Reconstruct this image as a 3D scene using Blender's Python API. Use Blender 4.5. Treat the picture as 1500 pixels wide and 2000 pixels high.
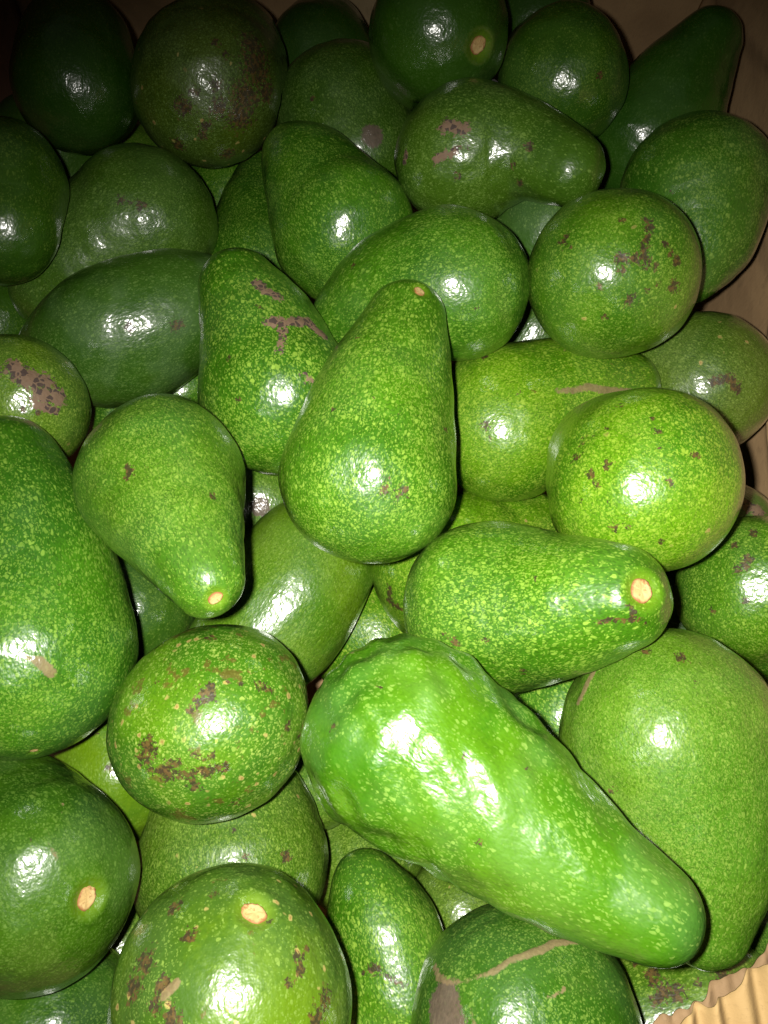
import bpy, math, random
import numpy as np
from mathutils import Vector, Matrix

for o in list(bpy.data.objects):
    bpy.data.objects.remove(o, do_unlink=True)
scene = bpy.context.scene
COL = scene.collection

# ------------------------------------------------------------------ camera
CAM_H = 0.6717                       # lens height above the bottom of the box, metres
PITCH = math.radians(19)
cam_d = bpy.data.cameras.new('camera')
cam_d.sensor_fit = 'VERTICAL'
cam_d.sensor_height = 32.0
cam_d.lens = 1617.0 * 32.0 / 2000.0
cam_d.clip_start = 0.01
cam_d.clip_end = 50
cam = bpy.data.objects.new('camera', cam_d)
COL.objects.link(cam)
cam.location = (0, 0, CAM_H)
cam.rotation_euler = (PITCH, 0, 0)
scene.camera = cam

# ------------------------------------------------------------------ world: a nearly dark room
world = bpy.data.worlds.new('World')
scene.world = world
world.use_nodes = True
bg = world.node_tree.nodes['Background']
bg.inputs['Color'].default_value = (1.0, 0.93, 0.82, 1)
bg.inputs['Strength'].default_value = 0.02

# ------------------------------------------------------------------ the phone's flash, just left of the lens
fl = bpy.data.lights.new('phone_flash', 'SPOT')
fl.energy = 22.5
fl.color = (1.0, 0.965, 0.90)
fl.spot_size = math.radians(107)
fl.spot_blend = 1.0
fl.shadow_soft_size = 0.0045
flash = bpy.data.objects.new('phone_flash', fl)
COL.objects.link(flash)
flash.location = (-0.016, 0.004, CAM_H + 0.002)
aim = Vector((0.035, 0.04, 0.28))
flash.rotation_euler = (aim - flash.location).to_track_quat('-Z', 'Y').to_euler()

scene.view_settings.view_transform = 'Standard'
scene.view_settings.look = 'None'
scene.view_settings.exposure = 0.0
scene.view_settings.gamma = 1.0
scene.view_settings.use_curve_mapping = False
scene.render.engine = 'CYCLES'
scene.cycles.use_denoising = True
scene.cycles.max_bounces = 3
scene.cycles.diffuse_bounces = 3
scene.cycles.glossy_bounces = 1
scene.cycles.caustics_reflective = False
scene.cycles.caustics_refractive = False
scene.cycles.sample_clamp_indirect = 4.0


# ------------------------------------------------------------------ node helpers
class NT:
    def __init__(self, tree):
        self.t = tree

    def n(self, kind, **kw):
        nd = self.t.nodes.new(kind)
        for k, v in kw.items():
            setattr(nd, k, v)
        return nd

    def put(self, sock, v):
        if isinstance(v, bpy.types.NodeSocket):
            self.t.links.new(v, sock)
        elif v is not None:
            if sock.type == 'RGBA' and not isinstance(v, (int, float)) and len(v) == 3:
                v = (*v, 1)
            sock.default_value = v

    def math(self, op, a, b=None, c=None, clamp=False):
        nd = self.n('ShaderNodeMath', operation=op, use_clamp=clamp)
        for s, v in zip(nd.inputs, (a, b, c)):
            self.put(s, v)
        return nd.outputs[0]

    def vmath(self, op, a, b=None):
        nd = self.n('ShaderNodeVectorMath', operation=op)
        self.put(nd.inputs[0], a)
        if b is not None:
            self.put(nd.inputs[1], b)
        return nd.outputs[0]

    def step(self, x, lo, hi, a=0.0, b=1.0):
        nd = self.n('ShaderNodeMapRange', interpolation_type='SMOOTHSTEP')
        for s, v in zip(nd.inputs, (x, lo, hi, a, b)):
            self.put(s, v)
        return nd.outputs[0]

    def mix(self, f, a, b):
        nd = self.n('ShaderNodeMix', data_type='RGBA')
        self.put(nd.inputs[0], f)
        self.put(nd.inputs[6], a)
        self.put(nd.inputs[7], b)
        return nd.outputs[2]

    def noise(self, v, scale, detail=2.0, rough=0.5):
        nd = self.n('ShaderNodeTexNoise')
        self.put(nd.inputs['Vector'], v)
        self.put(nd.inputs['Scale'], scale)
        self.put(nd.inputs['Detail'], detail)
        self.put(nd.inputs['Roughness'], rough)
        return nd

    def vor(self, v, scale, feature='F1', rand=1.0):
        nd = self.n('ShaderNodeTexVoronoi', feature=feature)
        self.put(nd.inputs['Vector'], v)
        self.put(nd.inputs['Scale'], scale)
        self.put(nd.inputs['Randomness'], rand)
        return nd

    def attr(self, name):
        return self.n('ShaderNodeAttribute', attribute_name=name)


def new_mat(name):
    m = bpy.data.materials.new(name)
    m.use_nodes = True
    m.node_tree.nodes.clear()
    return m, NT(m.node_tree)


# ------------------------------------------------------------------ avocado skin
def skin_group(flags):
    """one node group per set of blemishes; 'rest' is the fruit's own unbent shape in metres, so flecks follow its length"""
    g = bpy.data.node_groups.new('avocado_skin', 'ShaderNodeTree')
    io = g.interface
    for nm, ty, dv in (('Base', 'NodeSocketColor', None), ('Mid', 'NodeSocketColor', None), ('Fleck', 'NodeSocketColor', None),
                       ('Density', 'NodeSocketFloat', .5), ('FleckScale', 'NodeSocketFloat', 330.), ('Rough', 'NodeSocketFloat', .35),
                       ('Haze', 'NodeSocketFloat', .3), ('Russet', 'NodeSocketFloat', 0.)):
        s = io.new_socket(nm, in_out='INPUT', socket_type=ty)
        if dv is not None:
            s.default_value = dv
    io.new_socket('Shader', in_out='OUTPUT', socket_type='NodeSocketShader')
    N = NT(g)
    I = N.n('NodeGroupInput').outputs
    out = N.n('NodeGroupOutput')
    P = N.attr('rest').outputs['Vector']
    Fst = N.attr('fleck_space').outputs['Vector']
    tones = N.n('ShaderNodeSeparateXYZ')
    N.put(tones.inputs[0], N.attr('tones').outputs['Vector'])
    blot, dens, bl = tones.outputs
    neck = N.attr('along').outputs['Fac']
    wn = N.noise(P, 380, 1)
    warp = N.vmath('SCALE', N.vmath('SUBTRACT', wn.outputs['Color'], (.5, .5, .5)))
    warp.node.inputs['Scale'].default_value = 0.0022
    F = N.vmath('ADD', Fst, warp)
    fine = N.noise(P, 420, 2, .6).outputs['Fac']
    v1 = N.vor(F, I['FleckScale'])
    c1 = N.n('ShaderNodeSeparateColor')
    N.put(c1.inputs[0], v1.outputs['Color'])
    local = N.math('ADD', I['Density'], N.math('MULTIPLY', N.math('SUBTRACT', dens, .5), 1.1))
    local = N.math('MULTIPLY', local, N.step(neck, .60, 1.0, 1.0, .5))
    size1 = N.math('ADD', N.math('MULTIPLY', N.math('POWER', c1.outputs[0], 1.5), .34), .15)
    keep1 = N.step(N.math('SUBTRACT', local, c1.outputs[1]), -.12, .10)
    f1 = N.math('MULTIPLY', N.step(N.math('SUBTRACT', size1, v1.outputs['Distance']), -.13, .11), keep1)
    v2 = N.vor(N.vmath('ADD', F, (.031, .017, .053)), N.math('MULTIPLY', I['FleckScale'], 1.9))
    c2 = N.n('ShaderNodeSeparateColor')
    N.put(c2.inputs[0], v2.outputs['Color'])
    keep2 = N.step(N.math('SUBTRACT', local, c2.outputs[1]), -.05, .25)
    f2 = N.math('MULTIPLY', N.step(N.math('SUBTRACT', .40, v2.outputs['Distance']), -.13, .13), N.math('MULTIPLY', keep2, .62))
    fleck = N.math('MAXIMUM', N.math('MULTIPLY', f1, N.math('ADD', .5, N.math('MULTIPLY', c1.outputs[2], .5))), f2)
    gfac = N.step(N.math('ADD', blot, N.math('MULTIPLY', N.math('SUBTRACT', fine, .5), .45)), .25, .75)
    gfac = N.math('MULTIPLY', gfac, N.step(neck, .5, 1.0, 1.0, .55))
    col = N.mix(gfac, I['Base'], I['Mid'])
    pore = N.noise(Fst, 980, 1)                          # fine darker pores between the flecks
    col = N.mix(N.math('MULTIPLY', N.step(pore.outputs['Fac'], .54, .34, 0, .48), N.step(I['Density'], .45, .9, .22, 1.0)), col, N.vmath('SCALE', I['Base']))
    col.node.inputs[7].links[0].from_node.inputs['Scale'].default_value = .42
    if 'ring' in flags:
        col = N.mix(N.math('MULTIPLY', N.attr('ring').outputs['Fac'], .42), col, (.15, .25, .010))
    col = N.mix(fleck, col, I['Fleck'])
    if 'russet' in flags:                                # tan dots with brown hearts, and rusty patches
        v4 = N.vor(N.vmath('ADD', P, warp), 150)
        c4 = N.n('ShaderNodeSeparateColor')
        N.put(c4.inputs[0], v4.outputs['Color'])
        rk = N.step(N.math('SUBTRACT', N.math('MULTIPLY', I['Russet'], .75), c4.outputs[0]), -.02, .03)
        rdot = N.math('MULTIPLY', rk, N.step(v4.outputs['Distance'], .24, .14))
        rheart = N.math('MULTIPLY', rk, N.step(v4.outputs['Distance'], .12, .06))
        rp = N.noise(P, 75, 4, .65).outputs['Fac']
        rpatch = N.step(N.math('ADD', rp, N.math('MULTIPLY', I['Russet'], .16)), .70, .76)
        col = N.mix(N.math('MULTIPLY', rdot, .7), col, (.36, .28, .09))
        col = N.mix(N.math('MULTIPLY', rheart, .6), col, (.20, .075, .03))
        col = N.mix(N.math('MULTIPLY', rpatch, .7), col, (.085, .052, .012))
    dry = None
    if flags & {'speck', 'disc', 'scab', 'cork'}:
        Pw = N.vmath('ADD', P, warp)
        tear = N.math('MULTIPLY', N.math('SUBTRACT', N.noise(Pw, 480, 3, .7).outputs['Fac'], .5), 2.2)

        def add(m):
            return m if dry is None else N.math('MAXIMUM', dry, m)
    if 'speck' in flags:
        spk = N.attr('speck').outputs['Fac']
        spm = N.math('MULTIPLY', N.step(N.math('ADD', spk, tear), .46, .68), N.step(spk, .02, .12))
        spcol = N.mix(N.step(fine, .45, .62), (.028, .016, .008), (.082, .044, .012))
        col = N.mix(N.math('MULTIPLY', spm, .92), col, spcol)
        dry = add(N.math('MULTIPLY', spm, .5))
    if 'disc' in flags:
        dm = N.step(N.math('ADD', N.attr('disc').outputs['Fac'], N.math('MULTIPLY', tear, .22)), .44, .56)
        col = N.mix(N.math('MULTIPLY', dm, .9), col, N.mix(fine, (.050, .034, .028), (.125, .080, .060)))
        dry = add(N.math('MULTIPLY', dm, .7))
    if 'scab' in flags:
        scab = N.attr('scab').outputs['Fac']
        sm = N.math('MULTIPLY', N.step(N.math('ADD', scab, N.math('MULTIPLY', tear, .70)), .42, .56), N.step(scab, .02, .1))
        vs = N.vor(Pw, 290)
        ve = N.vor(Pw, 290, 'DISTANCE_TO_EDGE')
        cs = N.n('ShaderNodeSeparateColor')
        N.put(cs.inputs[0], vs.outputs['Color'])
        plate = N.math('MULTIPLY', N.step(ve.outputs['Distance'], .06, .13), N.step(cs.outputs[0], .30, .42))
        sc = N.mix(plate, N.mix(fine, (.115, .073, .043), (.18, .116, .072)), (.050, .032, .026))
        col = N.mix(sm, col, sc)
        dry = add(sm)
    if 'cork' in flags:
        cork = N.attr('cork').outputs['Fac']
        cm = N.math('MULTIPLY', N.step(N.math('ADD', cork, N.math('MULTIPLY', tear, .26)), .38, .60), N.step(cork, .02, .1))
        col = N.mix(N.math('MULTIPLY', cm, .85), col, N.mix(fine, (.095, .066, .028), (.21, .15, .072)))
        dry = add(cm)
    # waxy bloom and dust: patches of rougher, faintly greyish skin
    bloom = N.math('MULTIPLY', N.step(bl, .40, .75), I['Haze'])
    col = N.mix(N.math('MULTIPLY', bloom, .12), col, (.20, .27, .17))
    rough = N.math('ADD', I['Rough'], N.math('ADD', N.math('MULTIPLY', bloom, .22), N.math('MULTIPLY', N.math('SUBTRACT', fine, .5), .2)))
    veil = bloom
    if dry is not None:
        rough = N.math('ADD', rough, N.math('MULTIPLY', dry, .3), clamp=True)
        veil = N.math('MAXIMUM', bloom, dry)
    # relief: pebbly pores and soft dents
    peb = N.noise(Fst, 620, 1).outputs['Fac']
    soft = N.noise(P, 150, 1).outputs['Fac']
    h = N.math('ADD', N.math('MULTIPLY', peb, .62), N.math('MULTIPLY', soft, 1.15))
    b = N.n('ShaderNodeBump')
    b.inputs['Strength'].default_value = .75
    b.inputs['Distance'].default_value = .00050
    N.put(b.inputs['Height'], h)
    bs = N.n('ShaderNodeBsdfPrincipled')
    N.put(bs.inputs['Base Color'], col)
    N.put(bs.inputs['Roughness'], rough)
    bs.inputs['IOR'].default_value = 1.45
    bs.inputs['Specular IOR Level'].default_value = .36
    N.put(bs.inputs['Coat Weight'], N.math('SUBTRACT', 1.0, N.math('MULTIPLY', veil, .85), clamp=True))
    bs.inputs['Coat Roughness'].default_value = .18
    bs.inputs['Coat IOR'].default_value = 1.45
    N.put(bs.inputs['Normal'], b.outputs[0])
    N.put(bs.inputs['Coat Normal'], b.outputs[0])
    N.t.links.new(bs.outputs[0], out.inputs[0])
    return g


GROUPS = {}


def skin_mat(cls, seed, flags):
    base, mid, fleck, dens, mm, rough, haze, russ = SKINS[cls]
    flags = frozenset(flags | ({'russet'} if russ > 0 else set()))
    if flags not in GROUPS:
        GROUPS[flags] = skin_group(flags)
    m, N = new_mat('avocado_skin')
    rnd = random.Random(seed)
    k = rnd.uniform(.92, 1.08)
    w = rnd.uniform(-.06, .06)
    tint = lambda c: (c[0] * k * (1.11 + w), c[1] * k * .99, c[2] * k * (.75 - w))
    gn = N.n('ShaderNodeGroup', node_tree=GROUPS[flags])
    for nm, v in (('Base', tint(base)), ('Mid', tint(mid)), ('Fleck', (fleck[0] * k * .72, fleck[1] * k * .82, fleck[2] * k)), ('Density', dens + .10), ('FleckScale', 1000 / (mm * .57)),
                  ('Rough', rough), ('Haze', haze), ('Russet', russ)):
        N.put(gn.inputs[nm], v)
    o = N.n('ShaderNodeOutputMaterial')
    N.t.links.new(gn.outputs[0], o.inputs[0])
    return m


def stem_mat():
    m, N = new_mat('stem_cork')
    P = N.n('ShaderNodeTexCoord').outputs['Object']
    a = N.noise(P, 420, 4, .6).outputs['Fac']
    b = N.noise(P, 130, 2).outputs['Fac']
    edge = N.attr('edge').outputs['Fac']
    col = N.mix(N.step(b, .35, .65), (.37, .245, .088), (.45, .325, .135))
    col = N.mix(N.step(a, .56, .68), col, (.27, .15, .05))
    col = N.mix(N.step(N.math('ADD', edge, N.math('MULTIPLY', N.math('SUBTRACT', a, .5), .5)), .70, .98), col, (.20, .075, .02))
    bp = N.n('ShaderNodeBump')
    bp.inputs['Strength'].default_value = .7
    bp.inputs['Distance'].default_value = .0005
    N.put(bp.inputs['Height'], a)
    bs = N.n('ShaderNodeBsdfPrincipled')
    N.put(bs.inputs['Base Color'], col)
    bs.inputs['Roughness'].default_value = .75
    N.put(bs.inputs['Normal'], bp.outputs[0])
    o = N.n('ShaderNodeOutputMaterial')
    N.t.links.new(bs.outputs[0], o.inputs[0])
    return m


def card_mat(name, c1, c2, flute=0.0):
    m, N = new_mat(name)
    P = N.n('ShaderNodeTexCoord').outputs['Object']
    st = N.vmath('MULTIPLY', P, (1, 1, .25))
    fib = N.noise(st, 700, 4, .7).outputs['Fac']
    blot = N.noise(P, 14, 4, .6).outputs['Fac']
    grime = N.noise(P, 45, 5, .65).outputs['Fac']
    col = N.mix(N.step(blot, .3, .7), c1, c2)
    col = N.mix(N.math('MULTIPLY', N.step(fib, .52, .75), .35), col, tuple(v * .55 for v in c1))
    col = N.mix(N.math('MULTIPLY', N.step(grime, .58, .72), .4), col, tuple(v * .5 for v in c1))
    h = N.math('ADD', N.math('MULTIPLY', fib, .25), N.math('MULTIPLY', N.noise(P, 60, 3).outputs['Fac'], 1.0))
    bp = N.n('ShaderNodeBump')
    bp.inputs['Strength'].default_value = .6
    bp.inputs['Distance'].default_value = .0012
    N.put(bp.inputs['Height'], h)
    bs = N.n('ShaderNodeBsdfPrincipled')
    N.put(bs.inputs['Base Color'], col)
    bs.inputs['Roughness'].default_value = .82
    bs.inputs['Specular IOR Level'].default_value = .3
    N.put(bs.inputs['Normal'], bp.outputs[0])
    o = N.n('ShaderNodeOutputMaterial')
    N.t.links.new(bs.outputs[0], o.inputs[0])
    return m


def mesh_obj(name, verts, faces, mat, parent=None, smooth=True):
    me = bpy.data.meshes.new(name)
    me.from_pydata([tuple(map(float, v)) for v in verts], [], faces)
    me.materials.append(mat)
    if smooth:
        me.shade_smooth()
    o = bpy.data.objects.new(name, me)
    COL.objects.link(o)
    o.parent = parent
    return o


# ------------------------------------------------------------------ the cardboard box
KRAFT = card_mat('kraft_board', (.34, .215, .105), (.42, .275, .135))
RED_KRAFT = card_mat('reddish_kraft_board', (.27, .14, .085), (.33, .18, .105))
PALE_KRAFT = card_mat('pale_kraft_board', (.36, .27, .14), (.42, .32, .18))
LINER = card_mat('torn_liner_board', (.11, .068, .031), (.15, .094, .044))
TORN = card_mat('torn_board_core', (.19, .122, .046), (.24, .16, .064))

X0, X1, Y0, Y1, TOP = -.345, .292, -.172, .705, CAM_H - .215
box = bpy.data.objects.new('cardboard_box', None)
COL.objects.link(box)
box['label'] = 'creased brown cardboard box holding all the avocados'
box['category'] = 'box'


def crumple(u, v, seed, creases, sharp=.0045):
    """height of a worn cardboard panel: a few straight creases and soft waves"""
    r = random.Random(seed)
    h = 0.0022 * math.sin(u * 13 + seed) * math.cos(v * 17 + seed * 2) + .0012 * math.sin(u * 41 + v * 23)
    for k in range(creases):
        a = r.uniform(0, math.pi)
        d = (u - r.uniform(-.35, .75)) * math.cos(a) + (v - r.uniform(.0, .45)) * math.sin(a)
        w = r.uniform(.012, .03)
        h += r.uniform(-sharp, sharp) * max(0, 1 - abs(d) / w)
    return h


def panel(name, fn, u0, u1, v0, v1, normal, mat, seed, nu=110, nv=70, creases=16, thick=.004, sharp=.0045):
    """front sheet crumpled, back sheet flat, closed round the rim; fn(u, v) -> point"""
    vs, fs = [], []
    n = Vector(normal)
    for side in (0, 1):
        for j in range(nv + 1):
            for i in range(nu + 1):
                u = u0 + (u1 - u0) * i / nu
                v = v0 + (v1 - v0) * j / nv
                p = Vector(fn(u, v))
                p = p + n * crumple(u, v, seed, creases, sharp) if side == 0 else p - n * (thick + .006)
                vs.append(p)
    W = nu + 1
    M = W * (nv + 1)
    for j in range(nv):
        for i in range(nu):
            a = j * W + i
            fs.append((a, a + 1, a + W + 1, a + W))
            fs.append((M + a, M + a + W, M + a + W + 1, M + a + 1))
    rim = [i for i in range(W)] + [j * W + nu for j in range(1, nv + 1)] + [nv * W + i for i in range(nu - 1, -1, -1)] + [j * W for j in range(nv - 1, 0, -1)]
    for a, b in zip(rim, rim[1:] + rim[:1]):
        fs.append((a, M + a, M + b, b))
    return mesh_obj(name, vs, fs, mat, box)


right_x = lambda y, z: .262 + .028 * max(0, (y - .30) / .4) + .012 * z / TOP
panel('base_panel', lambda u, v: (u, v, 0), X0, X1, Y0, Y1, (0, 0, 1), KRAFT, 3, creases=4)
o = panel('side_panel', lambda u, v: (right_x(u, v), u, v), Y0, Y1 - .008, .004, TOP, (-1, 0, 0), KRAFT, 5, 220, 130, 18, sharp=.008)
o['label'] = 'creased kraft side wall of the box'
panel('side_panel', lambda u, v: (X0, u, v), Y0, Y1 + .004, .004, TOP, (1, 0, 0), RED_KRAFT, 8, 60, 40, 10)
panel('end_panel', lambda u, v: (u, Y1, v), X0, X1 + .03, .004, TOP, (0, -1, 0), KRAFT, 11, 110, 60, 18)
panel('end_panel', lambda u, v: (u, Y0, v), X0, X1 - .02, .004, TOP - .03, (0, 1, 0), KRAFT, 14, 60, 40, 10)
o = panel('inner_flap', lambda u, v: (u, Y1 - .012, v), -.047, .055, .006, .30, (0, -1, 0), PALE_KRAFT, 17, 40, 50, 3, .002)
o['label'] = 'paler strip of cardboard lining the far end'


# the torn corner flap: top liner ripped away, flutes showing, lower liner peeking past the tear
def torn_flap():
    rnd = random.Random(4)
    zc = TOP - .085
    pitch = .0098
    ax = Vector((1, .10, .0)).normalized()               # across the flutes
    ay = Vector((-.10, 1, -.02)).normalized()            # along the flutes
    org = Vector((.064, Y0, zc))
    nx, ny = 320, 40

    def reach(u, k):                                     # how far the tear lies from the hinge, ragged per flute
        ph = (u / pitch) % 1.0
        r = .0825 + u * .44
        r += .0014 * abs(math.sin(math.pi * ph)) ** .7 + .0012 * math.sin(u * 310 + k) + .0005 * math.sin(u * 1100 + 2 * k)
        return r
    for name, mat, dz, amp, extra, k in (('flute_sheet', TORN, .0, .0021, 0.0, 0), ('torn_liner', LINER, -.0042, .00025, .0018, 3)):
        vs, fs = [], []
        for side in (0, 1):
            for i in range(nx + 1):
                u = .21 * i / nx
                for j in range(ny + 1):
                    t = j / ny
                    v = (reach(u, k) + extra) * t
                    fray = t ** 10
                    h = dz + amp * math.sin(2 * math.pi * u / pitch) + fray * .0010 * math.sin(u * 900) + .0004 * math.sin(v * 210 + u * 90)
                    h += .010 * (t ** 3) * (u / .2)
                    p = org + ax * u + ay * v + Vector((0, 0, h - side * .0007))
                    vs.append(p)
        W = ny + 1
        M = W * (nx + 1)
        for i in range(nx):
            for j in range(ny):
                a = i * W + j
                fs.append((a, a + W, a + W + 1, a + 1))
                fs.append((M + a, M + a + 1, M + a + W + 1, M + a + W))
        for i in range(nx):
            a = i * W + ny
            fs.append((a, a + W, M + a + W, M + a))
        o = mesh_obj('torn_flap' if k == 0 else 'torn_liner', vs, fs, mat, box)
        if k == 0:
            o['label'] = 'pale torn corrugated edge with its flutes showing'


torn_flap()

# ------------------------------------------------------------------ the avocados
# label, skin, spheres along the fruit's axis from blossom end to stem end (x, y, z, radius),
# stem scars (point, radius), blemishes (kind, radius, points), fine mesh or not; metres, box floor at z = 0
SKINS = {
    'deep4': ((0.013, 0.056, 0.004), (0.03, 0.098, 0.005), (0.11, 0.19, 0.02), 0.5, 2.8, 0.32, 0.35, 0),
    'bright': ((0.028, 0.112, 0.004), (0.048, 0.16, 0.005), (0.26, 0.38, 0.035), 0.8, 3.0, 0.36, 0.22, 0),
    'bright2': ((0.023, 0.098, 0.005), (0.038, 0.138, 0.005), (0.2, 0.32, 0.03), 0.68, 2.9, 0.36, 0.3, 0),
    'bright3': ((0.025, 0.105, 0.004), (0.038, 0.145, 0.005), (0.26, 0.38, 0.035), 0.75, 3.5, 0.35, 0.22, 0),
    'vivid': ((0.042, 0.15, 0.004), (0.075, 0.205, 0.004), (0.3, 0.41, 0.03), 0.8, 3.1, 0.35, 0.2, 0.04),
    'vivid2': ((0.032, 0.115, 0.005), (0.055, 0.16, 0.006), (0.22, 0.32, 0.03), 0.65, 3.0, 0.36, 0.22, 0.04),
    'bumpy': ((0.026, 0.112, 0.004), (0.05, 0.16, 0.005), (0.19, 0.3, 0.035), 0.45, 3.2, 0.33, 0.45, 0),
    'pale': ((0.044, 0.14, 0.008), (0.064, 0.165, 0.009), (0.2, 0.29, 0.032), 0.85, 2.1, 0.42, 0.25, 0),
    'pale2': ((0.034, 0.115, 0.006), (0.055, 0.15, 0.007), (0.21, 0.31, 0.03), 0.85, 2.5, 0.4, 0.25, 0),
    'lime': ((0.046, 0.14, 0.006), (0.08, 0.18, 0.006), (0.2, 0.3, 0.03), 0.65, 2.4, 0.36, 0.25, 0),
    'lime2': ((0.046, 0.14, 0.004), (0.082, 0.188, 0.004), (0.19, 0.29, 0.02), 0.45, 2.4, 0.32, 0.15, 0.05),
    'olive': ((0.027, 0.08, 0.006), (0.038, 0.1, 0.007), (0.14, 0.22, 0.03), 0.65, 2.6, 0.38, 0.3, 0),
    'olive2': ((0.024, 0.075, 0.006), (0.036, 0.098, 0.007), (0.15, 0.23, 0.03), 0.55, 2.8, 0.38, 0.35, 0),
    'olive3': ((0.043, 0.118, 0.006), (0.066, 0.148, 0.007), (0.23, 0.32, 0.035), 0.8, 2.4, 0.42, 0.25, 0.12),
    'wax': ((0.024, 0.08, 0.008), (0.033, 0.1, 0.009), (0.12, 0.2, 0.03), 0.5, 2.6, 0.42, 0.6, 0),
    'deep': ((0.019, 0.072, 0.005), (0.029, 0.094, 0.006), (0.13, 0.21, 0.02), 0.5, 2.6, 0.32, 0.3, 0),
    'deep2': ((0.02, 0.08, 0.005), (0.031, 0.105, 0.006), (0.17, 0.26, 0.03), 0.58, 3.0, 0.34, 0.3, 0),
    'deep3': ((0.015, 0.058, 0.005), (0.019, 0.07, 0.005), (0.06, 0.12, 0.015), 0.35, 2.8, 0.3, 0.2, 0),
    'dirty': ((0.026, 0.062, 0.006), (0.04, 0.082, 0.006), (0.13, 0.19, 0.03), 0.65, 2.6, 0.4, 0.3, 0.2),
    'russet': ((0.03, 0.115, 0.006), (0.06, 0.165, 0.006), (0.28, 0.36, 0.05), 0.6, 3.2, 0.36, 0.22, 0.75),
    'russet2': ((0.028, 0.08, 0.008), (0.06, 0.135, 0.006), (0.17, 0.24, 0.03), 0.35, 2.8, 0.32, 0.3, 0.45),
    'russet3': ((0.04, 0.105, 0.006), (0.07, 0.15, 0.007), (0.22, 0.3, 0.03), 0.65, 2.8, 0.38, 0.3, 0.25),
    'mottled': ((0.036, 0.092, 0.008), (0.055, 0.115, 0.009), (0.17, 0.23, 0.03), 0.8, 2.4, 0.46, 0.25, 0.2),
}
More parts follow.
